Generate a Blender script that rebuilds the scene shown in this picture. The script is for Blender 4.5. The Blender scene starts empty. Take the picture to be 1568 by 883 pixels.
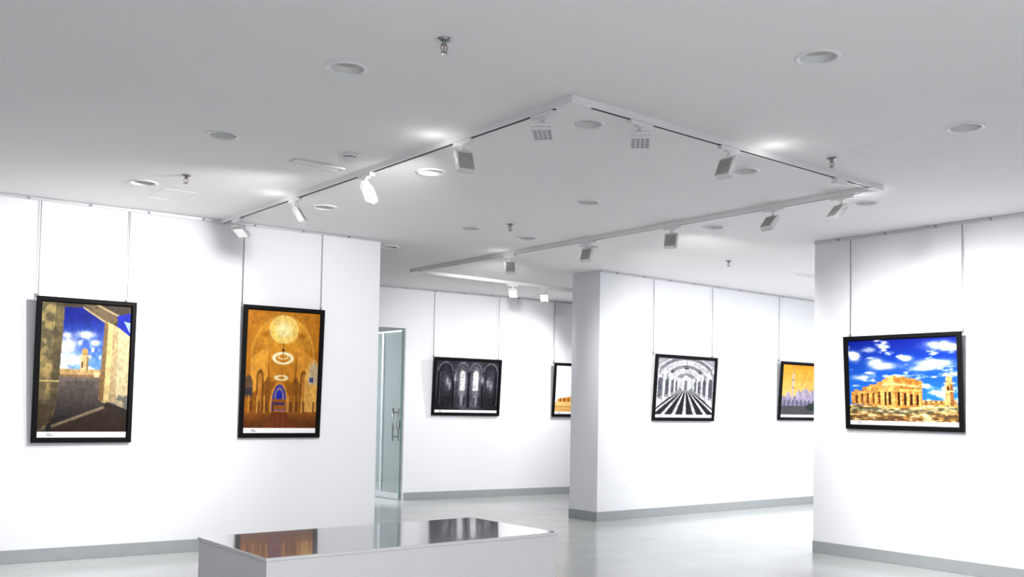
import bpy, bmesh, math, random
import numpy as np
from mathutils import Vector, Matrix
random.seed(4)
H=2.9
scn=bpy.context.scene
scn.view_settings.view_transform='Standard'
scn.view_settings.look='None'
scn.view_settings.exposure=.42
COL=bpy.context.collection
# ------------------------------------------------------------------ materials
def mat(name,col,rough=.5,metal=0.,noise=0.,nscale=8.,bump=0.,bscale=60.,spec=.5,coat=0.,emit=None,estr=0.,trans=0.,ior=1.45):
    m=bpy.data.materials.new(name);m.use_nodes=True
    nt=m.node_tree;b=nt.nodes['Principled BSDF']
    b.inputs['Roughness'].default_value=rough;b.inputs['Metallic'].default_value=metal
    b.inputs['Specular IOR Level'].default_value=spec
    b.inputs['Coat Weight'].default_value=coat
    b.inputs['Transmission Weight'].default_value=trans
    b.inputs['IOR'].default_value=ior
    b.inputs['Base Color'].default_value=(*col,1)
    tc=nt.nodes.new('ShaderNodeTexCoord')
    if noise>0:
        n=nt.nodes.new('ShaderNodeTexNoise');n.inputs['Scale'].default_value=nscale;n.inputs['Detail'].default_value=4
        r=nt.nodes.new('ShaderNodeValToRGB')
        r.color_ramp.elements[0].position=.3;r.color_ramp.elements[1].position=.7
        r.color_ramp.elements[0].color=(*[c*(1-noise) for c in col],1)
        r.color_ramp.elements[1].color=(*[min(1,c*(1+noise)) for c in col],1)
        nt.links.new(tc.outputs['Object'],n.inputs['Vector']);nt.links.new(n.outputs['Fac'],r.inputs['Fac'])
        nt.links.new(r.outputs['Color'],b.inputs['Base Color'])
    if bump>0:
        n2=nt.nodes.new('ShaderNodeTexNoise');n2.inputs['Scale'].default_value=bscale
        bp=nt.nodes.new('ShaderNodeBump');bp.inputs['Strength'].default_value=bump;bp.inputs['Distance'].default_value=.01
        nt.links.new(tc.outputs['Object'],n2.inputs['Vector']);nt.links.new(n2.outputs['Fac'],bp.inputs['Height'])
        nt.links.new(bp.outputs['Normal'],b.inputs['Normal'])
    if emit:
        b.inputs['Emission Color'].default_value=(*emit,1);b.inputs['Emission Strength'].default_value=estr
    return m
M_wall=mat('wall_paint',(.84,.85,.885),.75,noise=.01,nscale=1.5,bump=.03,bscale=120,spec=.2)
M_ceil=mat('ceiling_paint',(.88,.865,.87),.85,noise=.01,nscale=1.0,bump=.02,bscale=90,spec=.15)
M_floor=mat('epoxy_floor',(.50,.525,.52),.17,noise=.05,nscale=2.5,bump=.02,bscale=5,spec=.5,coat=.1)
M_base=mat('baseboard_grey',(.34,.36,.37),.45,noise=.03)
M_rail=mat('rail_aluminium',(.62,.63,.65),.35,metal=.6)
M_wire=mat('steel_cable',(.30,.31,.33),.5,metal=.2,spec=.3)
M_black=mat('black_frame',(.003,.003,.0035),.6,noise=.2,nscale=30,spec=.12)
M_white=mat('white_enamel',(.82,.82,.82),.35,noise=.01)
M_lgrey=mat('lamp_back_grey',(.46,.45,.44),.5,noise=.05)
M_slot=mat('slot_black',(.02,.02,.02),.6)
M_lens=mat('lamp_lens',(.9,.9,.9),.2,emit=(1,.98,.95),estr=.4)
M_lensw=mat('lamp_lens_warm',(.9,.9,.9),.2,emit=(1,.84,.50),estr=2.5)
M_lensoff=mat('frosted_lens',(.58,.58,.57),.5)
M_lensdk=mat('unlit_lens',(.42,.42,.43),.35)
M_reflector=mat('reflector_grey',(.80,.80,.80),.4,metal=0.)
M_chrome=mat('chrome',(.35,.35,.36),.2,metal=1.)
M_red=mat('sprinkler_bulb',(.4,.05,.03),.2)
M_plinth=mat('plinth_white',(.76,.76,.77),.4,noise=.01)
M_ptop=mat('plinth_top_gloss',(.29,.29,.31),.10,noise=.02,spec=.6,coat=.5)
M_paper=mat('caption_paper',(.93,.93,.95),.5)
M_ink=mat('caption_ink',(.12,.12,.14),.5)
M_glass=mat('green_glass',(.74,.83,.82),.04,trans=.85,ior=1.3)
M_glassedge=mat('glass_edge',(.10,.20,.19),.15)
# ------------------------------------------------------------------ mesh helpers
def obj(name,bm,mats,parent=None,smooth=False,loc=None,rot=None):
    bmesh.ops.recalc_face_normals(bm,faces=bm.faces[:])
    me=bpy.data.meshes.new(name);bm.to_mesh(me);bm.free()
    for m in (mats if isinstance(mats,(list,tuple)) else [mats]): me.materials.append(m)
    if smooth:
        for p in me.polygons:p.use_smooth=True
    o=bpy.data.objects.new(name,me);COL.objects.link(o)
    if parent:o.parent=parent
    if loc is not None:o.location=loc
    if rot is not None:o.rotation_euler=rot
    return o
def empty(name,loc=(0,0,0),rot=(0,0,0)):
    e=bpy.data.objects.new(name,None);e.empty_display_size=.1;COL.objects.link(e);e.location=loc;e.rotation_euler=rot;return e
def box(bm,x0,x1,y0,y1,z0,z1,mi=0,bev=0.):
    v=[bm.verts.new((x,y,z)) for x in (x0,x1) for y in (y0,y1) for z in (z0,z1)]
    fs=[bm.faces.new([v[i] for i in q]) for q in ((0,1,3,2),(4,6,7,5),(0,4,5,1),(2,3,7,6),(0,2,6,4),(1,5,7,3))]
    for f in fs:f.material_index=mi
    if bev>0:
        es=list({e for f in fs for e in f.edges})
        r=bmesh.ops.bevel(bm,geom=es,offset=bev,segments=2,affect='EDGES',profile=.5)
        for f in r['faces']:f.material_index=mi
def prism(bm,pts,z0,z1,mi=0):
    a=[bm.verts.new((p[0],p[1],z0)) for p in pts];b=[bm.verts.new((p[0],p[1],z1)) for p in pts]
    fs=[bm.faces.new(a[::-1]),bm.faces.new(b)]
    n=len(pts)
    for i in range(n): fs.append(bm.faces.new([a[i],a[(i+1)%n],b[(i+1)%n],b[i]]))
    for f in fs:f.material_index=mi
def lathe(bm,prof,seg=40,mi=0,c=(0,0,0),close=False):
    rings=[]
    for r,z in prof:
        if r<1e-6: rings.append([bm.verts.new((c[0],c[1],c[2]+z))])
        else: rings.append([bm.verts.new((c[0]+r*math.cos(2*math.pi*i/seg),c[1]+r*math.sin(2*math.pi*i/seg),c[2]+z)) for i in range(seg)])
    for a,b in zip(rings[:-1],rings[1:]):
        for i in range(seg):
            j=(i+1)%seg
            if len(a)==1 and len(b)==1: continue
            if len(a)==1: f=bm.faces.new([a[0],b[i],b[j]])
            elif len(b)==1: f=bm.faces.new([a[i],a[j],b[0]])
            else: f=bm.faces.new([a[i],a[j],b[j],b[i]])
            f.material_index=mi;f.smooth=True
def rod(bm,p,q,r,seg=10,mi=0):
    p=Vector(p);q=Vector(q);d=q-p;L=d.length
    M=d.to_track_quat('Z','Y').to_matrix()
    a=[];b=[]
    for i in range(seg):
        o=M@Vector((r*math.cos(2*math.pi*i/seg),r*math.sin(2*math.pi*i/seg),0))
        a.append(bm.verts.new(p+o));b.append(bm.verts.new(q+o))
    bm.faces.new(a[::-1]).material_index=mi;bm.faces.new(b).material_index=mi
    for i in range(seg):
        f=bm.faces.new([a[i],a[(i+1)%seg],b[(i+1)%seg],b[i]]);f.material_index=mi;f.smooth=True
# ------------------------------------------------------------------ room shell
def yl(x): return 8.38-.0821*(x-1.56)
def yb(x): return 11.90-.104*x
DH=2.34
def wallpoly(name,pts,z0=0,z1=H,m=M_wall):
    bm=bmesh.new();prism(bm,pts,z0,z1);return obj(name,bm,m)
bm=bmesh.new();box(bm,-4,14.,-3,14.5,-.15,0);obj('floor',bm,M_floor)
wallpoly('wall_left',[(-4,yl(-4)),(4.85,yl(4.85)),(4.87,yl(4.85)+.28),(-4,yl(-4)+.28)])
wallpoly('wall_right',[(7.87,-3),(7.87,5.27),(8.15,5.27),(8.15,-3)])
wallpoly('wall_partition',[(7.76,8.05),(14,8.05),(14,8.52),(7.76,8.52)])
bm=bmesh.new()
prism(bm,[(7.115,yb(7.115)),(14,yb(14)),(14,yb(14)+.25),(7.115,yb(7.115)+.05)],0,H)
prism(bm,[(-4,yb(-4)),(7.115,yb(7.115)),(7.115,yb(7.115)+.05),(-4,yb(-4)+.25)],DH,H)
prism(bm,[(-4,yb(-4)),(5.9,yb(5.9)),(5.9,yb(5.9)+.25),(-4,yb(-4)+.25)],0,DH)
obj('wall_back',bm,M_wall)
wallpoly('wall_west',[(-4.2,-3),(-4,-3),(-4,14.5),(-4.2,14.5)])
wallpoly('wall_south',[(-4.2,-3.2),(14.2,-3.2),(14.2,-3),(-4.2,-3)])
wallpoly('wall_east',[(14,-3),(14.2,-3),(14.2,14.5),(14,14.5)])
wallpoly('wall_lobby',[(-4.2,14.3),(14.2,14.3),(14.2,14.5),(-4.2,14.5)])
wallpoly('wall_alcove',[(8.15,2.8),(14,2.8),(14,3.0),(8.15,3.0)])
# baseboards
BH=.105
def bb(name,p,q,off):  # strip along p-q, protruding by off vector
    bm=bmesh.new();prism(bm,[p,q,(q[0]+off[0],q[1]+off[1]),(p[0]+off[0],p[1]+off[1])],0.001,BH);return obj(name,bm,M_base)
bb('baseboard_left',(-4,yl(-4)),(4.85,yl(4.85)),(0,-.012))
bb('baseboard_right',(7.87,-3),(7.87,5.27),(-.012,0))
bb('baseboard_partition',(7.748,8.05),(14,8.05),(0,-.012))
bb('baseboard_partition_end',(7.76,8.05),(7.76,8.52),(-.012,0))
bb('baseboard_back',(7.115,yb(7.115)),(14,yb(14)),(0,-.012))
# downlights
DL=[(2.22,4.06),(3.75,2.50),(2.23,5.59),(3.69,3.95),(5.29,2.58),(2.29,7.22),(3.67,5.49),(5.19,4.02),(5.12,5.46),(3.70,7.08),
    (6.66,4.02),(5.11,6.99),(6.62,5.45),(5.80,7.02),(6.55,6.95),(5.12,8.40),(6.62,2.55),(2.22,2.5),(.75,2.5),(.75,4.05),(.75,5.6),(.75,7.2)]
# ceiling with real holes
bm=bmesh.new();box(bm,-4.2,14.2,-3.2,14.5,H,H+.18);ceil=obj('ceiling',bm,M_ceil)
bm=bmesh.new()
for x,y in DL: lathe(bm,[(0,-.1),(.084,-.1),(.084,.12),(0,.12)],32,c=(x,y,H))
cut=obj('cut',bm,M_ceil)
md=ceil.modifiers.new('b','BOOLEAN');md.object=cut;md.operation='DIFFERENCE';md.solver='EXACT'
dg=bpy.context.evaluated_depsgraph_get()
nm=bpy.data.meshes.new_from_object(ceil.evaluated_get(dg));ceil.modifiers.clear();ceil.data=nm
bpy.data.objects.remove(cut)
def build_down():
    bm=bmesh.new()
    lathe(bm,[(.080,.0),(.083,-.006),(.094,-.009),(.103,-.005),(.104,0)],40,0)      # flange
    lathe(bm,[(.083,-.006),(.082,.006),(.078,.026),(.074,.034)],40,1)              # reflector
    lathe(bm,[(.074,.033),(.04,.030),(0,.028)],40,2)                       # lens
    bmesh.ops.recalc_face_normals(bm,faces=bm.faces[:])
    me=bpy.data.meshes.new('recessed_downlight');bm.to_mesh(me);bm.free()
    for m in (M_white,M_reflector,M_lensoff):me.materials.append(m)
    return me
dme=build_down()
for x,y in DL:
    o=bpy.data.objects.new('recessed_downlight',dme);COL.objects.link(o);o.location=(x,y,H)
# sprinklers
def build_spr():
    bm=bmesh.new()
    lathe(bm,[(0,-.001),(.034,-.001),(.034,-.004),(.022,-.012),(.012,-.013),(.012,-.026),(0,-.026)],28,0)
    for s in (-1,1):
        rod(bm,(s*.010,0,-.024),(s*.016,0,-.04),.0028);rod(bm,(s*.016,0,-.04),(s*.004,0,-.056),.0028)
    rod(bm,(0,0,-.026),(0,0,-.05),.0025,mi=1)
    lathe(bm,[(0,-.054),(.005,-.054),(.006,-.058),(.019,-.06),(.019,-.062),(0,-.062)],24,0)
    bmesh.ops.recalc_face_normals(bm,faces=bm.faces[:])
    me=bpy.data.meshes.new('fire_sprinkler');bm.to_mesh(me);bm.free()
    me.materials.append(M_chrome);me.materials.append(M_red);return me
sme=build_spr()
for x,y in [(2.36,3.45),(2.44,6.77),(5.33,3.45),(5.25,6.59),(8.23,6.57)]:
    o=bpy.data.objects.new('fire_sprinkler',sme);COL.objects.link(o);o.location=(x,y,H);o.rotation_euler=(0,0,-.4)
# smoke detector
bm=bmesh.new()
lathe(bm,[(0,0),(.052,0),(.052,-.012),(.044,-.018),(.040,-.018),(.040,-.024),(.044,-.026),(.040,-.042),(.026,-.050),(0,-.051)],40,0)
lathe(bm,[(.0415,-.0185),(.0415,-.0235)],40,1)
for i in range(12):
    a=i*math.pi/6;rod(bm,(.041*math.cos(a),.041*math.sin(a),-.016),(.041*math.cos(a),.041*math.sin(a),-.027),.0025)
obj('smoke_detector',bm,[M_white,M_slot],loc=(3.02,5.46,H))
# linear air diffusers
def diffuser(x,y,L,w):
    bm=bmesh.new()
    box(bm,-L/2,L/2,-w/2,-w/2+.014,-.012,-.0005,0);box(bm,-L/2,L/2,w/2-.014,w/2,-.012,-.0005,0)
    box(bm,-L/2,-L/2+.014,-w/2+.014,w/2-.014,-.012,-.0005,0);box(bm,L/2-.014,L/2,-w/2+.014,w/2-.014,-.012,-.0005,0)
    n=3
    for i in range(n):
        yy=-w/2+.014+(i+.5)*(w-.028)/n
        box(bm,-L/2+.014,L/2-.014,yy-.009,yy+.009,-.009,-.004,0)
    box(bm,-L/2+.014,L/2-.014,-w/2+.014,w/2-.014,-.003,-.0005,1)
    obj('linear_air_diffuser',bm,[M_white,M_lensoff],loc=(x,y,H-.001))
diffuser(2.99,5.84,.37,.09);diffuser(9.75,6.63,.5,.1)
def access(x,y,w,d):
    bm=bmesh.new();t=.004
    box(bm,-w/2,w/2,-d/2,-d/2+t,-.0015,0);box(bm,-w/2,w/2,d/2-t,d/2,-.0015,0)
    box(bm,-w/2,-w/2+t,-d/2+t,d/2-t,-.0015,0);box(bm,w/2-t,w/2,-d/2+t,d/2-t,-.0015,0)
    obj('ceiling_access_panel',bm,M_ceil,loc=(x,y,H))
access(2.60,7.5,.25,.4);access(5.45,3.05,.5,.45)
# picture rails (aluminium strip on top of walls)
def rail(name,p,q,n):
    p=Vector((*p,0));q=Vector((*q,0));n=Vector((*n,0)).normalized();d=(q-p);L=d.length;u=d.normalized()
    bm=bmesh.new()
    a=p+n*.001;b=q+n*.001
    prism(bm,[a[:2],b[:2],(b+n*.012)[:2],(a+n*.012)[:2]],H-.022,H-.002,0)
    k=.25
    while k<L:
        c=p+u*k;prism(bm,[(c+n*.012)[:2],(c+u*.02+n*.012)[:2],(c+u*.02+n*.018)[:2],(c+n*.018)[:2]],H-.024,H-.006,1);k+=.46
    obj(name,bm,[M_rail,M_wire])
rail('picture_rail',(-4,yl(-4)),(4.85,yl(4.85)),(-.082,-1))
rail('picture_rail',(7.87,5.27),(7.87,-3),(-1,0))
rail('picture_rail',(7.76,8.05),(14,8.05),(0,-1))
rail('picture_rail',(5.0,yb(5.0)),(14,yb(14)),(-.104,-1))
# ------------------------------------------------------------------ glass door
door=empty('door_1',(7.09,11.22,0))
bm=bmesh.new();box(bm,-.006,.006,.0,.98,.02,DH-.03);obj('glass_leaf',bm,M_glass,door)
bm=bmesh.new();box(bm,-.008,.008,-.006,.0,.02,DH-.03);box(bm,-.008,.008,.98,.986,.02,DH-.03);obj('glass_edges',bm,M_glassedge,door)
bm=bmesh.new();box(bm,-.018,.018,0,.98,.005,.09,bev=.003);box(bm,-.012,.012,.0,.98,DH-.045,DH-.02);box(bm,-.02,.02,.45,.5,.09,DH-.04);obj('metal_rails',bm,M_rail,door)
bm=bmesh.new()
for s in (-1,1):
    rod(bm,(s*.05,.12,.80),(s*.05,.12,1.25),.012)
    rod(bm,(s*.006,.12,.86),(s*.05,.12,.86),.007);rod(bm,(s*.006,.12,1.19),(s*.05,.12,1.19),.007)
obj('pull_handles',bm,M_chrome,door)
bm=bmesh.new();box(bm,-.02,.02,.01,.07,.98,1.08,bev=.004);obj('lock',bm,M_chrome,door)
# fixed lobby glass screen
bm=bmesh.new();box(bm,-.6,.6,-.006,.006,.02,DH);obj('glass_screen',bm,M_glass,None,loc=(6.5,12.7,0))
# ------------------------------------------------------------------ plinth
pl=empty('display_plinth',(2.68,4.36,0))
bm=bmesh.new();box(bm,-.845,.845,-.395,.395,0.002,.604,bev=.004);obj('body',bm,M_plinth,pl)
bm=bmesh.new();box(bm,-.85,.85,-.40,.40,.604,.620,bev=.002);
for f in bm.faces: f.material_index=1 if f.calc_center_median().z>.6195 else 0
obj('top',bm,[M_plinth,M_ptop],pl)
# ------------------------------------------------------------------ track
tr=empty('ceiling_light_track',(0,0,0))
TX0,TX1,TY0,TY1=3.30,6.20,3.645,9.62
def tbox(x0,x1,y0,y1,along):
    bm=bmesh.new();w=.022;g=.012
    if along=='y':
        box(bm,x0-w,x0-g,y0,y1,H-.036,H,0);box(bm,x0+g,x0+w,y0,y1,H-.036,H,0);box(bm,x0-g,x0+g,y0,y1,H-.034,H,1)
    else:
        box(bm,x0,x1,y0-w,y0-g,H-.036,H,0);box(bm,x0,x1,y0+g,y0+w,H-.036,H,0);box(bm,x0,x1,y0-g,y0+g,H-.034,H,1)
    obj('rail',bm,[M_white,M_slot],tr)
tbox(TX0,TX0,TY0+.03,8.22,'y');tbox(TX0+.03,TX1-.03,TY0,TY0,'x');tbox(TX1,TX1,TY0+.03,TY1-.03,'y');tbox(TX1+.03,13.5,TY1,TY1,'x')
bm=bmesh.new()
for x,y,sx,sy in [(TX0,TY0,1,1),(TX1,TY0,-1,1),(TX1,TY1,1,-1)]:
    for (a0,a1,b0,b1) in [(-.027,.12,-.027,.027),(-.027,.027,.027,.12)]:
        xs=sorted((x+sx*a0,x+sx*a1));ys=sorted((y+sy*b0,y+sy*b1));box(bm,xs[0],xs[1],ys[0],ys[1],H-.041,H-.0005,0,bev=.002)
box(bm,TX0-.024,TX0+.024,8.20,8.235,H-.038,H-.0005)
box(bm,5.66,5.78,TY0-.021,TY0+.021,H-.075,H-.036)
obj('corner_connectors',bm,M_white,tr)
# spotlights
def shared(name,fn,mats):
    bm=bmesh.new();fn(bm);bmesh.ops.recalc_face_normals(bm,faces=bm.faces[:]);me=bpy.data.meshes.new(name);bm.to_mesh(me);bm.free()
    for m in mats:me.materials.append(m)
    return me
def f_adapt(bm):
    box(bm,-.085,.085,-.018,.018,-.060,-.036,0,bev=.003)
    box(bm,-.03,.03,-.014,.014,-.066,-.060,0)
def f_stem(bm):
    rod(bm,(0,0,-.062),(0,0,-.085),.011,14);rod(bm,(-.022,0,-.092),(.022,0,-.092),.010,14)
def f_head(bm):
    # slab, emits toward -Z ; x = width, y = tall
    box(bm,-.055,.055,-.062,.062,-.016,.018,0,bev=.006)
    box(bm,-.047,.047,-.054,.054,.018,.021,1)               # grey rear plate
    for i in range(7): box(bm,-.044,.044,-.048+i*.0155,-.045+i*.0155,.021,.026,1)
    for i in range(4):
        for j in range(4):
            cx=-.0375+i*.025;cy=-.042+j*.028
            box(bm,cx-.009,cx+.009,cy-.0105,cy+.0105,-.0175,-.0162,2)
    box(bm,-.055,-.049,-.062,.062,-.021,-.016,0);box(bm,.049,.055,-.062,.062,-.021,-.016,0)
    box(bm,-.049,.049,-.062,-.056,-.021,-.016,0);box(bm,-.049,.049,.056,.062,-.021,-.016,0)
    for s in (-1,1): box(bm,s*.055-.003,s*.055+.003,.02,.075,-.006,.008,0)
    box(bm,-.055,.055,.069,.077,-.006,.008,0)
A_me=shared('adapter',f_adapt,[M_white]);S_me=shared('swivel',f_stem,[M_white]);Hd_me=shared('head',f_head,[M_white,M_lgrey,M_lens])
Hd_off=shared('head',f_head,[M_white,M_lgrey,M_lensdk]);Hd_warm=shared('head',f_head,[M_white,M_lgrey,M_lensw])
def lamp(x,y,axis,tgt,power,size=75,col=(1,.985,.97),up=0,upoff=(0,0),dy=0,hd=None):
    e=empty('track_spotlight',(x,y,H))
    a=bpy.data.objects.new('adapter',A_me);COL.objects.link(a);a.parent=e
    if axis=='y':a.rotation_euler=(0,0,math.pi/2)
    s=bpy.data.objects.new('swivel',S_me);COL.objects.link(s);s.parent=e
    hc=Vector((0,0,-.10));d=(Vector(tgt)-Vector((x,y,H-.15))).normalized()
    q=d.to_track_quat('-Z','Y');h=bpy.data.objects.new('head',hd or Hd_me);COL.objects.link(h);h.parent=e
    h.rotation_mode='QUATERNION';h.rotation_quaternion=q
    hp=hc-(q@Vector((0,.073,0)))
    if d.z<-.90: hp=hc+Vector((0,0,-.035))
    h.location=hp
    if power>0:
        L=bpy.data.lights.new('spot_beam','SPOT');L.energy=power;L.spot_size=math.radians(size);L.spot_blend=1.;L.shadow_soft_size=.045;L.color=col
        lo=bpy.data.objects.new('spot_beam',L);COL.objects.link(lo);lo.parent=e;lo.rotation_mode='QUATERNION';lo.rotation_quaternion=q;lo.location=hp+d*.03
    if up>0:  # added bare point light beside the head, makes the ceiling glow patch
        L=bpy.data.lights.new('added_ceiling_glow','POINT');L.energy=up;L.shadow_soft_size=.02
        lo=bpy.data.objects.new('added_ceiling_glow',L);COL.objects.link(lo);lo.parent=e;lo.location=(upoff[0],upoff[1],-.12)
P=255
lamp(TX0,3.88,'y',(2.85,3.45,0),0,hd=Hd_off)
lamp(TX0,4.60,'y',(4.0,8.2,1.5),P,up=.34,upoff=(-.13,.12))
lamp(TX0,5.73,'y',(1.9,8.3,1.5),P,size=85)
lamp(TX0,6.80,'y',(1.6,8.3,1.4),P*.6,size=90,up=.28,upoff=(-.13,.08))
lamp(TX0,7.90,'y',(2.2,7.2,0.3),P*.25,size=100)
lamp(3.80,TY0,'x',(3.35,3.2,0),0,hd=Hd_off)
lamp(4.56,TY0,'x',(7.87,3.7,1.2),P,size=62,up=.34,upoff=(.26,-.13))
lamp(TX1,3.93,'y',(7.87,3.4,1.3),P*.6,size=95,up=.32,upoff=(.13,-.05))
lamp(TX1,4.52,'y',(7.87,4.4,1.3),P*.5,size=95)
lamp(TX1,5.56,'y',(9.4,7.2,1.2),P,size=85)
lamp(TX1,6.60,'y',(10.8,7.9,1.0),P*1.05,size=66)
lamp(TX1,7.78,'y',(8.1,11.0,1.4),P,size=74,up=.18,upoff=(-.13,.0))
lamp(7.72,TY1,'x',(6.9,8.9,1.2),P*.18,size=90,col=(1,.94,.84),hd=Hd_warm)
lamp(8.25,TY1,'x',(7.2,8.7,1.2),P*.18,size=90,col=(1,.94,.84),hd=Hd_warm)
lamp(9.60,TY1,'x',(8.6,10.97,1.4),P*.6,size=95)  # added lamp hidden behind the partition, brightens the back wall
lamp(10.6,TY1,'x',(10.6,10.8,1.3),P*.35,size=95)  # likewise an added hidden lamp for back wall brightness
# added unseen fill panels that brighten lobby, near gallery zone and alcove
def arealamp(name,x,y,w,d,power,col=(1,1,1)):
    e=empty(name,(x,y,H))
    bm=bmesh.new();box(bm,-w/2,w/2,-d/2,d/2,-.03,-.001,0,bev=.004);obj('fill_housing',bm,M_white,e)
    L=bpy.data.lights.new('fill_light','AREA');L.shape='RECTANGLE';L.size=w*.95;L.size_y=d*.95;L.energy=power;L.color=col
    lo=bpy.data.objects.new('fill_light',L);COL.objects.link(lo);lo.parent=e;lo.location=(0,0,-.035)
arealamp('added_fill_panel',5.0,13.0,1.2,.6,110)
arealamp('added_fill_panel',1.0,-1.2,1.2,.6,190)
arealamp('added_fill_panel',11.0,5.5,1.2,.6,110)
# ------------------------------------------------------------------ art painting
class Cv:
    def __init__(s,w,h,bg=(128,128,128)):
        s.w,s.h=w,h;s.V,s.U=np.mgrid[0:h,0:w];s.U=(s.U+.5)/w;s.V=(s.V+.5)/h
        s.a=np.ones((h,w,3))*np.array(bg)/255.
    def put(s,m,c,al=1.):
        m=np.clip(m,0,1)*al
        c=np.asarray(c,float)
        if c.ndim==1: c=c/255.
        s.a=s.a*(1-m[...,None])+c*m[...,None]
    def poly(s,pts,soft=0.):
        m=np.zeros((s.h,s.w),bool);n=len(pts)
        for i in range(n):
            x0,y0=pts[i];x1,y1=pts[(i+1)%n]
            if y0==y1: continue
            c=((y0>s.V)!=(y1>s.V))&(s.U<(x1-x0)*(s.V-y0)/(y1-y0)+x0);m^=c
        return m.astype(float)
    def ell(s,cx,cy,rx,ry,soft=.1):
        d=np.sqrt(((s.U-cx)/rx)**2+((s.V-cy)/ry)**2);return np.clip((1-d)/soft+.5,0,1)
    def ring(s,cx,cy,rx,ry,t=.12):
        d=np.sqrt(((s.U-cx)/rx)**2+((s.V-cy)/ry)**2);return np.clip(1.2-np.abs(d-1)/t,0,1)
    def glow(s,cx,cy,rx,ry): return np.exp(-(((s.U-cx)/rx)**2+((s.V-cy)/ry)**2))
    def rect(s,x0,y0,x1,y1): return ((s.U>=x0)&(s.U<x1)&(s.V>=y0)&(s.V<y1)).astype(float)
    def arch(s,cx,y0,y1,w): # pointed arch
        hw=w/2;t=np.clip((s.V-y0)/(hw*1.6),0,1);ww=hw*np.sqrt(np.clip(1-(1-t)**2,0,1))
        return ((np.abs(s.U-cx)<ww)&(s.V>y0)&(s.V<y1)).astype(float)
    def line(s,x0,y0,x1,y1,t):
        dx,dy=x1-x0,y1-y0;L=dx*dx+dy*dy;k=np.clip(((s.U-x0)*dx+(s.V-y0)*dy)/L,0,1)
        d=np.hypot(s.U-x0-k*dx,s.V-y0-k*dy);return np.clip(1.3-d/t,0,1)
    def noise(s,sc,seed=0,oct=4,ax=1.,):
        r=np.random.RandomState(seed);out=np.zeros((s.h,s.w));amp=1;tot=0
        for o in range(oct):
            n=int(sc*2**o)+2;g=r.rand(int(n*ax)+3,n+3)
            x=s.U*n;y=s.V*n*ax;xi=x.astype(int);yi=y.astype(int);fx=x-xi;fy=y-yi
            fx=fx*fx*(3-2*fx);fy=fy*fy*(3-2*fy)
            v=(g[yi,xi]*(1-fx)+g[yi,xi+1]*fx)*(1-fy)+(g[yi+1,xi]*(1-fx)+g[yi+1,xi+1]*fx)*fy
            out+=v*amp;tot+=amp;amp*=.55
        return out/tot
    def grad(s,c0,c1,t):
        t=np.clip(t,0,1)[...,None];return (np.array(c0)*(1-t)+np.array(c1)*t)/255.
    def tex(s,amt,sc,seed): s.a*= (1+amt*(s.noise(sc,seed)-.5)*2)[...,None]
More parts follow.
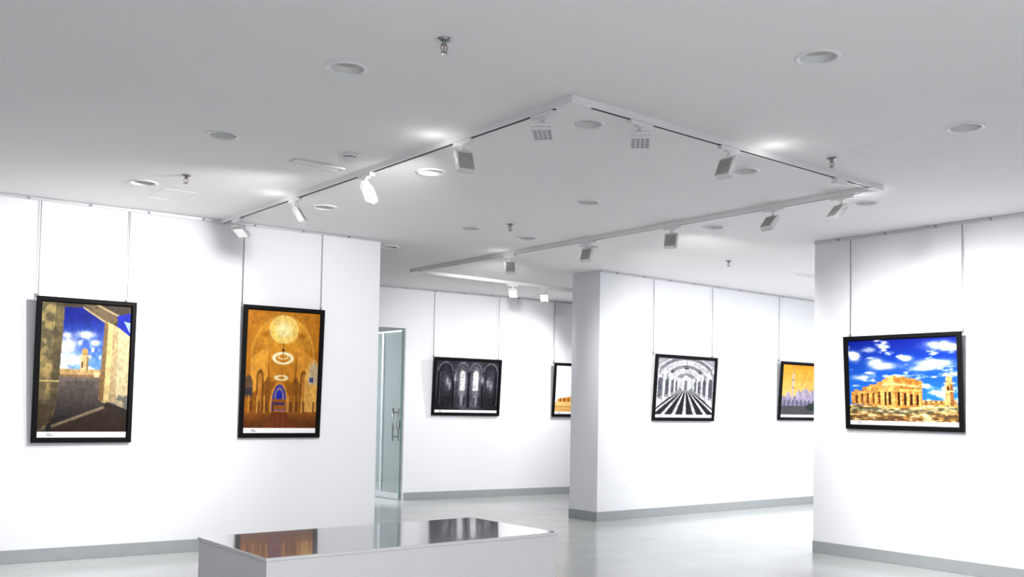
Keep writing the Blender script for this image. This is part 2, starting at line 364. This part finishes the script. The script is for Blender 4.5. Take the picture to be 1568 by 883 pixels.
def art1():
    c=Cv(200,300,(80,72,68));U,V=c.U,c.V
    c.put(c.rect(.15,.0,1,.6),c.grad((10,26,130),(110,165,236),(V-.1)/.42))
    n=c.noise(6,3,6,1.4);cl=np.clip((n-.52)*10,0,1)*np.clip((V-.2)*8,0,1)
    c.put(c.rect(.15,.05,.75,.55)*cl,(240,245,252))
    for x,y,a,b in ((.30,.33,.09,.06),(.5,.24,.09,.025),(.34,.44,.14,.04),(.60,.30,.05,.02),(.27,.25,.05,.02)):
        c.put(np.clip(c.glow(x,y,a,b)*1.5*(.35+1.3*n),0,1),(247,249,252),.95)
    c.put(c.rect(.2,.51,.72,.58),(196,158,104));c.put(c.rect(.2,.555,.72,.58),(140,108,74))
    c.put(c.rect(.445,.40,.535,.53),(216,186,128));c.put(c.rect(.51,.40,.535,.53),(150,120,80));c.put(c.rect(.425,.40,.555,.415),(230,198,140))
    c.put(c.ell(.49,.375,.035,.03),(190,148,84));c.put(c.rect(.455,.455,.475,.5),(110,80,50));c.put(c.rect(.6,.53,.66,.57),(225,200,150))
    g=c.grad((112,100,92),(36,31,31),(V-.58)/.36);c.put(c.rect(.1,.575,1,1),g)
    c.put(c.poly([(.3,.6),(.62,.6),(.6,.68),(.25,.72)]),(80,72,68),.7)
    c.put(c.line(.16,.955,.74,.80,.014),(150,130,100));c.put(c.poly([(.1,1),(.18,.965),(.76,.815),(1,.88),(1,1)]),(56,40,32))
    L=[(0,0),(.25,0),(.23,.35),(.21,.7),(.17,.88),(.06,.985),(0,1)]
    wl=c.grad((168,150,98),(98,84,60),V*.95);c.put(c.poly(L),wl)
    nn=c.noise(9,8,4,1.5);c.put(c.poly(L)*np.clip((nn-.5)*7,0,1),(84,78,60),.75)
    c.put(c.poly(L)*np.clip((.42-nn)*9,0,1),(198,168,98),.7)
    c.put(c.poly([(.15,0),(.25,0),(.21,.7),(.17,.88),(.12,.93)]),(70,60,42),.5)
    c.put(c.rect(0,.60,.25,.615)*c.poly(L),(210,184,116),.8)
    c.put(c.poly([(0,.78),(.18,.8),(.14,.93),(0,.98)]),(66,52,34),.65)
    # lintel / porch roof
    c.put(c.poly([(.22,0),(1,0),(1,.10),(.9,.08),(.82,.17),(.70,.14),(.48,.03),(.24,.035)]),(64,54,44))
    c.put(c.poly([(.44,0),(.62,0),(.86,.10),(.80,.15),(.70,.13),(.5,.03)]),(104,88,64))
    c.put(c.line(.46,.03,.72,.14,.010),(186,162,118))
    c.put(c.line(.60,.0,.95,.11,.010),(176,154,112))
    c.put(c.poly([(.73,.13),(.80,.15),(.78,.78),(.69,.76)]),(222,192,130));c.put(c.poly([(.70,.13),(.745,.14),(.72,.76),(.66,.75)]),(128,98,60),.95)
    c.put(c.poly([(.84,.08),(1,.05),(1,.24),(.86,.17)]),(16,34,160));c.put(c.poly([(.92,.12),(1,.13),(1,.22)]),(180,205,240),.8)
    c.put(c.poly([(.80,.15),(.86,.17),(1,.24),(1,.84),(.78,.78)]),(208,190,146))
    c.put(c.poly([(.80,.15),(.86,.17),(.86,.80),(.78,.78)]),(168,142,98),.6)
    c.put(c.poly([(.80,.15),(1,.24),(1,.84),(.78,.78)])*np.clip((nn-.46)*6,0,1)*np.clip((V-.45)*4,0,1),(112,110,104),.9)
    c.put(c.poly([(.76,.76),(1,.82),(1,.9),(.72,.80)]),(50,42,38))
    c.tex(.24,40,5);c.a*=(.6+.4*np.clip(1.5-V,0,1))[...,None]
    return c
def art2():
    c=Cv(150,240,(190,122,22));U,V=c.U,c.V
    c.put(np.ones_like(U),c.grad((212,134,26),(126,70,10),V*1.0))
    c.put(c.glow(.5,.17,.36,.16),(246,182,60),.9)
    # great arch: brighter inside, ribs on the side walls
    r=.43;d=np.hypot((U-.5)/r,(V-.40)/.36);inside=((d<1)&(V<.4))|((abs(U-.5)<r)&(V>=.4))
    c.put(1-inside.astype(float),(176,106,18),.6)
    c.put(((np.abs(d-1)<.03)&(V<.4)).astype(float),(240,186,84),.4)
    c.put(c.poly([(.07,.4),(.30,.30),(.30,.58),(.12,.70),(.07,.7)]),(236,168,60),.7)
    c.put(c.poly([(.93,.4),(.70,.30),(.70,.58),(.88,.70),(.93,.7)]),(226,154,50),.7)
    c.put(c.poly([(.30,.30),(.5,.26),(.70,.30),(.66,.60),(.34,.60)]),(218,144,36),.6)
    c.put(c.glow(.25,.2,.06,.03),(150,84,10),.8);c.put(c.glow(.75,.2,.06,.03),(150,84,10),.8)
    d=np.hypot((U-.5)/.19,(V-.155)/.115);th=np.arctan2(V-.155,U-.5)
    c.put(np.clip((1-d)*12,0,1),(252,208,98));c.put(np.clip((1-d)*12,0,1)*(np.sin(th*24)>.2),(238,178,66),.4);c.put(c.ell(.5,.155,.12,.075,.9),(255,238,175),.85)
    c.put(c.ring(.5,.155,.19,.115,.05),(255,228,146))
    for s in (-1,1):
        c.put(c.arch(.5+s*.3,.50,.92,.10),(112,64,12),.9);c.put(c.arch(.5+s*.3,.53,.9,.06),(190,122,44),.9)
        c.put(c.arch(.5+s*.19,.56,.88,.06),(128,74,14),.9)
    c.put(c.arch(.93,.40,.9,.22),(214,160,76));c.put(c.arch(.94,.43,.62,.14),(188,164,128));c.put(c.rect(.88,.56,.94,.6),(60,66,120))
    c.put(c.arch(.05,.55,.74,.11),(96,70,50));c.put(c.rect(.0,.66,.10,.72),(44,40,52),.7)
    c.put(c.ring(.5,.40,.125,.045,.24),(255,250,215));c.put(c.ell(.5,.40,.09,.030),(200,128,44));c.put(c.ring(.5,.385,.07,.022,.25),(255,244,190),.8)
    c.put(c.line(.5,.27,.5,.36,.005),(110,60,8));c.put(c.ell(.5,.33,.02,.012),(80,38,8))
    c.put(c.ring(.49,.568,.075,.018,.4),(255,248,210));c.put(c.line(.5,.47,.49,.56,.004),(110,60,8))
    c.put(c.arch(.47,.60,.86,.26),(198,128,36));c.put(c.arch(.47,.625,.85,.20),(52,60,140));c.put(c.arch(.47,.65,.84,.13),(140,110,140));c.put(c.arch(.47,.67,.84,.09),(24,36,150))
    c.put(c.rect(.38,.75,.57,.84),(150,84,24));c.put(c.rect(.40,.78,.55,.80),(50,40,90))
    c.put(c.rect(0,.86,1,1),c.grad((140,80,22),(96,50,12),(V-.86)/.1));c.put(c.poly([(.38,.86),(.57,.86),(.72,1),(.28,1)]),(112,54,20))
    for x in (.06,.17,.27,.36,.60,.68,.78,.92):
        c.put(c.rect(x-.008,.72,x+.008,.87),(232,170,76),.6)
        c.put(c.rect(x+.02,.77,x+.045,.86),(66,34,10),.6)
    c.tex(.20,26,9);return c
def art3():
    c=Cv(150,110,(46,46,54));U,V=c.U,c.V
    c.put(np.ones_like(U),c.grad((84,84,96),(30,30,38),np.abs(V-.40)*1.8))
    for cx,w,b in ((.15,.18,.5),(.42,.15,1.),(.63,.15,1.),(.87,.18,.6)):
        c.put(c.arch(cx,.06,.9,w*1.3),(26,26,32),.75);c.put(c.ring(cx,.24,w*.62,.2,.08)*(V<.3),(150,150,164),.7);c.put(c.glow(cx,.42,.06,.3),(150,150,166),.6*b)
    for cx in (.42,.63): c.put(c.glow(cx,.42,.08,.34),(190,190,205),.7);c.put(c.arch(cx,.20,.60,.085),(255,255,255));c.put(c.glow(cx,.80,.03,.12),(205,205,220),.9)
    c.put(c.glow(.52,.88,.22,.14),(130,130,142),.6)
    for x in (.05,.28,.525,.75,.96):
        c.put(c.rect(x-.022,.22,x+.022,.95),(22,22,28),.85);c.put(c.line(x+.02,.25,x+.02,.9,.006),(120,120,134),.7)
    for x,y in ((.18,.42),(.22,.5),(.30,.34),(.74,.38),(.83,.44),(.88,.5)):c.put(c.glow(x,y,.022,.09),(225,225,238),.75)
    for i in range(12):c.put(c.rect(.04+.08*i,.74,.065+.08*i,.90),(20,20,26),.6)
    c.tex(.4,30,2);return c
def art4():
    c=Cv(150,110,(240,243,248));U,V=c.U,c.V
    n=c.noise(4,6,4);c.put(np.clip((n-.5)*4,0,1)*(V<.6),(222,230,243),.4)
    c.put(c.poly([(.05,.78),(.05,.72),(.3,.66),(.3,.62),(.7,.60),(.95,.68),(.95,.8)]),(222,150,58))
    for i in range(12):c.put(c.arch(.1+.07*i,.70,.79,.03),(130,76,30))
    c.put(c.rect(0,.78,1,1),c.grad((246,206,130),(220,166,90),(V-.78)*5));c.put(c.rect(0,.88,1,.9),(170,110,60),.6)
    c.tex(.06,30,2);return c
def art5():
    c=Cv(160,130,(205,205,210));U,V=c.U,c.V
    c.put(np.ones_like(U),c.grad((170,172,180),(226,226,232),V*1.7))
    for i in range(6):     # receding barrel arches with dark reveals
        r=.56-.085*i;d=np.hypot((U-.5)/r,(V-.44)/(r*.86));c.put(((d<1)&(V<.56)).astype(float),(120,122,132) if i%2==0 else (236,236,240),.8)
        c.put(c.ring(.5,.44,r,r*.86,.03)*(V<.47),(255,255,255),.9)
    for k,(x,s) in enumerate([(-.02,1),(.12,.8),(.22,.62),(.30,.48),(.36,.36)]):
        for m in (-1,1):
            xx=.5+m*(.5-x);w=.055*s;top=.44-.30*s;bot=.56+.32*s
            c.put(c.rect(xx-w,top,xx+w,bot),(246,246,250));c.put(c.rect(xx-w*.9,top+.1*s,xx-w*.2,bot),(150,152,162),.8)
            c.put(c.rect(xx-w*1.3,top,xx+w*1.3,top+.045*s),(200,202,210))
            c.put(c.arch(xx-m*(-.075*s),.44-.12*s,.56+.2*s,.09*s),(74,76,86),.85)
    c.put(c.arch(.5,.30,.56,.13),(250,250,252));c.put(c.arch(.5,.38,.56,.05),(120,122,132))
    for x,y,s in ((.5,.16,1.),(.26,.24,.7),(.74,.24,.7)):
        c.put(c.ell(x,y,.05*s,.035*s),(48,48,56),.85);c.put(c.ring(x,y+.01,.06*s,.02*s,.2),(240,240,244),.8);c.put(c.line(x,0,x,y,.004),(48,48,56),.7)
    c.put(c.poly([(.36,.56),(.64,.56),(1.12,1.0),(-.12,1.0)]),(34,34,42))
    for k in range(-6,7):
        x1=.5+k*.19;c.put(c.poly([(.5+k*.02-.003,.56),(.5+k*.02+.003,.56),(x1+.032,1.0),(x1-.032,1.0)]),(238,238,244),.95)
    c.tex(.28,30,4);return c
def art6():
    c=Cv(150,110,(240,170,70));U,V=c.U,c.V
    c.put(np.ones_like(U),c.grad((244,160,40),(250,206,130),V*1.4))
    c.put(c.poly([(0,.9),(0,.62),(.15,.66),(.3,.62),(.8,.6),(1,.66),(1,.9)]),(140,132,160))
    for x,r in ((.38,.07),(.52,.1),(.68,.08),(.84,.06),(.15,.05)):
        c.put(c.ell(x,.62,r,r*1.5),(166,156,182));c.put(c.ell(x-r*.3,.58,r*.4,r*.8,.8),(206,190,200),.6);c.put(c.line(x,.62-r*1.9,x,.6,.006),(140,130,150))
    c.put(c.rect(.225,.16,.26,.75),(200,180,182));c.put(c.rect(.215,.3,.27,.32),(140,120,130));c.put(c.rect(.215,.45,.27,.47),(140,120,130));c.put(c.line(.243,.04,.243,.18,.007),(170,140,120))
    for i in range(10):c.put(c.arch(.08+.09*i,.7,.84,.045),(100,96,122))
    c.put(c.rect(0,.82,1,1),(78,74,82));c.put(c.ell(.75,.84,.2,.08),(40,52,44));c.tex(.15,24,3);return c
def art7():
    c=Cv(270,210,(20,60,190));U,V=c.U,c.V
    c.put(np.ones_like(U),c.grad((3,24,140),(36,120,232),V*1.5))
    n=c.noise(4,21,6,1.8);n2=c.noise(9,5,6,1.6)
    c.put(np.clip((n*.55+n2*.45-.555)*10,0,1),(248,251,255),.9)
    for x,y,a,b in ((.84,.09,.12,.05),(.94,.13,.08,.04),(.36,.33,.12,.04),(.26,.28,.07,.05),(.80,.31,.16,.045),(.70,.36,.1,.03),(.12,.46,.09,.03),(.06,.20,.05,.06),(.2,.12,.06,.03),(.55,.24,.05,.03)):
        c.put(np.clip(c.glow(x,y,a,b)*1.8*(.0+1.5*n2),0,1)**1.2,(250,252,255),.95)
    # ground
    c.put(c.rect(0,.80,1,1),c.grad((232,190,104),(160,112,56),(V-.8)*6))
    nn=c.noise(18,4,4,2.5);c.put(c.rect(0,.8,1,1)*np.clip((nn-.52)*12,0,1),(84,62,44),.8);c.put(c.rect(0,.8,1,1)*np.clip((.45-nn)*12,0,1),(252,228,170),.8)
    c.put(c.poly([(0,.83),(.6,.86),(1,.82),(1,.86),(.5,.91),(0,.87)]),(60,110,120),.3)
    # ruined fort: low left wing, tall central block seen on its corner, right wing face
    c.put(c.poly([(.02,.79),(.02,.64),(.05,.64),(.05,.61),(.09,.61),(.09,.63),(.13,.62),(.13,.58),(.2,.57),(.2,.55),(.27,.55),(.27,.52),(.34,.51),(.34,.81)]),(226,156,72))
    c.put(c.poly([(.32,.81),(.32,.50),(.37,.46),(.40,.47),(.43,.44),(.47,.46),(.52,.45),(.54,.47),(.62,.48),(.64,.50),(.69,.51),(.69,.82),(.44,.84)]),(210,138,60))
    c.put(c.poly([(.32,.81),(.32,.50),(.37,.46),(.43,.44),(.44,.84)]),(240,182,98))
    c.put(c.poly([(.43,.53),(.69,.575),(.69,.595),(.43,.555)]),(250,206,128));c.put(c.poly([(.32,.55),(.43,.53),(.43,.55),(.32,.57)]),(255,220,150))
    c.put(c.poly([(.46,.47),(.53,.46),(.6,.49),(.66,.51),(.66,.55),(.46,.51)]),(176,108,44),.8)
    for i,x in enumerate((.475,.535,.59,.645)):
        c.put(c.rect(x-.013,.65+.008*i,x+.011,.80),(60,30,14));c.put(c.rect(x+.013,.60,x+.03,.82),(246,190,106))
    c.put(c.rect(.44,.61,.69,.640),(236,178,96),.8)
    for x,w in ((.35,.02),(.39,.024)):c.put(c.arch(x,.64,.80,w),(70,34,14))
    for i,x in enumerate((.07,.125,.18,.235,.29)):c.put(c.arch(x,.67-.008*i,.78,.020),(110,58,24));c.put(c.rect(x+.018,.62,x+.028,.79),(250,206,128),.6)
    for x,y in ((.16,.6),(.22,.59),(.5,.58),(.6,.59)):c.put(c.rect(x,y,x+.012,y+.02),(84,42,18),.9)
    c.put(c.rect(.69,.745,.99,.80),(226,164,84));c.put(c.rect(.69,.775,.99,.79),(160,102,46))
    for i in range(6):c.put(c.rect(.71+.045*i,.75,.725+.045*i,.77),(100,54,24))
    c.put(c.poly([(.885,.80),(.89,.54),(.955,.54),(.965,.80)]),(234,178,104));c.put(c.poly([(.93,.80),(.93,.54),(.955,.54),(.965,.80)]),(160,102,48))
    c.put(c.rect(.878,.535,.967,.55),(250,208,140));c.put(c.rect(.878,.63,.967,.645),(250,208,140));c.put(c.ell(.922,.50,.03,.045),(236,180,110));c.put(c.arch(.915,.57,.63,.025),(80,44,20))
    b=(V>.43)*np.clip((c.a[...,0]-c.a[...,2])*4,0,1);t=(c.noise(34,7,3,1.2)-.5)
    c.a*=(1+.9*t*b)[...,None];return c
def lin(a):
    a=np.clip(a,0,1);return np.where(a<=.04045,a/12.92,((a+.055)/1.055)**2.4)
def print_mat(name):
    m=bpy.data.materials.new(name);m.use_nodes=True;nt=m.node_tree;b=nt.nodes['Principled BSDF']
    a=nt.nodes.new('ShaderNodeVertexColor');a.layer_name='Col';nt.links.new(a.outputs['Color'],b.inputs['Base Color']);b.inputs['Roughness'].default_value=.5;b.inputs['Specular IOR Level'].default_value=.12;return m
M_print=print_mat('photo_print')
def print_mesh(cv,w,h,gain):
    nx,ny=cv.w,cv.h
    xs=np.linspace(-w/2,w/2,nx);zs=np.linspace(h/2,-h/2,ny)
    co=np.zeros((ny,nx,3));co[...,0]=xs[None,:];co[...,2]=zs[:,None]
    idx=np.arange(nx*ny).reshape(ny,nx)
    f=np.stack([idx[:-1,:-1],idx[1:,:-1],idx[1:,1:],idx[:-1,1:]],-1).reshape(-1,4)
    me=bpy.data.meshes.new('photo_print');me.from_pydata(co.reshape(-1,3).tolist(),[],f.tolist())
    ca=me.color_attributes.new('Col','FLOAT_COLOR','POINT')
    col=np.ones((nx*ny,4),np.float32);col[:,:3]=np.clip(lin(cv.a)*gain,0,.95).reshape(-1,3)
    ca.data.foreach_set('color',col.ravel());me.materials.append(M_print);return me
def picture(cv,w,h,pos,rotz,zb,wires,gain=1.,fw=.042,lean=.055):
    """pos: centre bottom on wall (x,y); local -Y points into the room"""
    e=empty('framed_photograph',(pos[0],pos[1],zb),(0,0,rotz))
    tilt=math.asin(lean/h)
    g=empty('hung_panel',(0,-.012,0),(tilt,0,0));g.parent=e
    bm=bmesh.new();d=.03
    W2=w/2
    # mitred bevelled moulding
    prof=[(0,0),(0,-d+.004),(.004,-d),(fw-.010,-d),(fw-.004,-d+.006),(fw,-d+.012),(fw,0)]
    cor=[(-W2,0,1,1),(W2,0,-1,1),(W2,h,-1,-1),(-W2,h,1,-1)]
    rings=[[bm.verts.new((cx+sx*o,y,cz+sz*o)) for o,y in prof] for cx,cz,sx,sz in cor]
    for i in range(4):
        a=rings[i];b=rings[(i+1)%4]
        for k in range(len(prof)): bm.faces.new([a[k],a[(k+1)%len(prof)],b[(k+1)%len(prof)],b[k]])
    obj('frame_moulding',bm,M_black,g)
    bm=bmesh.new();box(bm,-W2+fw,W2-fw,-.010,-.002,fw,h-fw);obj('backing_board',bm,M_black,g)
    iw=w-2*fw;ih=h-2*fw;cs=.045 if h>1 else .036
    me=print_mesh(cv,iw,ih-cs,gain);o=bpy.data.objects.new('photo_print',me);COL.objects.link(o);o.parent=g;o.location=(0,-.0125,fw+cs+(ih-cs)/2)
    bm=bmesh.new();box(bm,-iw/2,iw/2,-.0125,-.0105,fw,fw+cs,0)
    for k,(x0,ww) in enumerate(((.07,.035),(.07,.05))): box(bm,-iw/2+x0,-iw/2+x0+ww,-.0132,-.0126,fw+cs*(.55-.25*k),fw+cs*(.68-.25*k),1)
    obj('caption_strip',bm,[M_paper,M_ink],g)
    bm=bmesh.new()
    for wx in wires: rod(bm,(wx,-.020,h-.02),(wx,-.020,H-.026-zb),.0036,8);box(bm,wx-.007,wx+.007,-.03,-.012,h-.005,h+.025)
    obj('hanging_wires',bm,M_wire,e)
rl=-math.atan(.0821);rb=-math.atan(.104)
def onl(x):return (x,yl(x))
def onb(x):return (x,yb(x))
picture(art1(),.755,1.165,onl(2.213),rl,.945,(-.36,.315),gain=.74)
picture(art2(),.765,1.185,onl(3.873),rl,.98,(-.375,.37),gain=.84)
picture(art3(),1.10,.81,onb(8.055),rb,1.16,(-.53,.53),gain=.75)
picture(art4(),1.12,.81,onb(10.09),rb,1.16,(-.53,.53),gain=.98)
picture(art5(),1.14,.81,(9.205,8.05),0,1.16,(-.56,.54),gain=.75)
picture(art6(),1.14,.81,(11.71,8.05),0,1.18,(-.55,.54),gain=.88)
picture(art7(),1.075,.83,(7.87,4.375),-math.pi/2,1.155,(-.51,.515),gain=.75)
# ------------------------------------------------------------------ world, camera
w=bpy.data.worlds.new('w');scn.world=w;w.use_nodes=True;w.node_tree.nodes['Background'].inputs['Color'].default_value=(.9,.95,1,1);w.node_tree.nodes['Background'].inputs['Strength'].default_value=.3
cam=bpy.data.cameras.new('camera');co=bpy.data.objects.new('camera',cam);COL.objects.link(co)
cam.sensor_width=36;cam.lens=1478.5/1568*36;cam.shift_y=123.5/1568
co.matrix_world=Matrix.Translation((0,0,1.3))@Matrix.Rotation(math.radians(-38.802),4,'Z')@Matrix.Rotation(math.radians(92.212),4,'X')@Matrix.Rotation(math.radians(1.036),4,'Z')
scn.camera=co
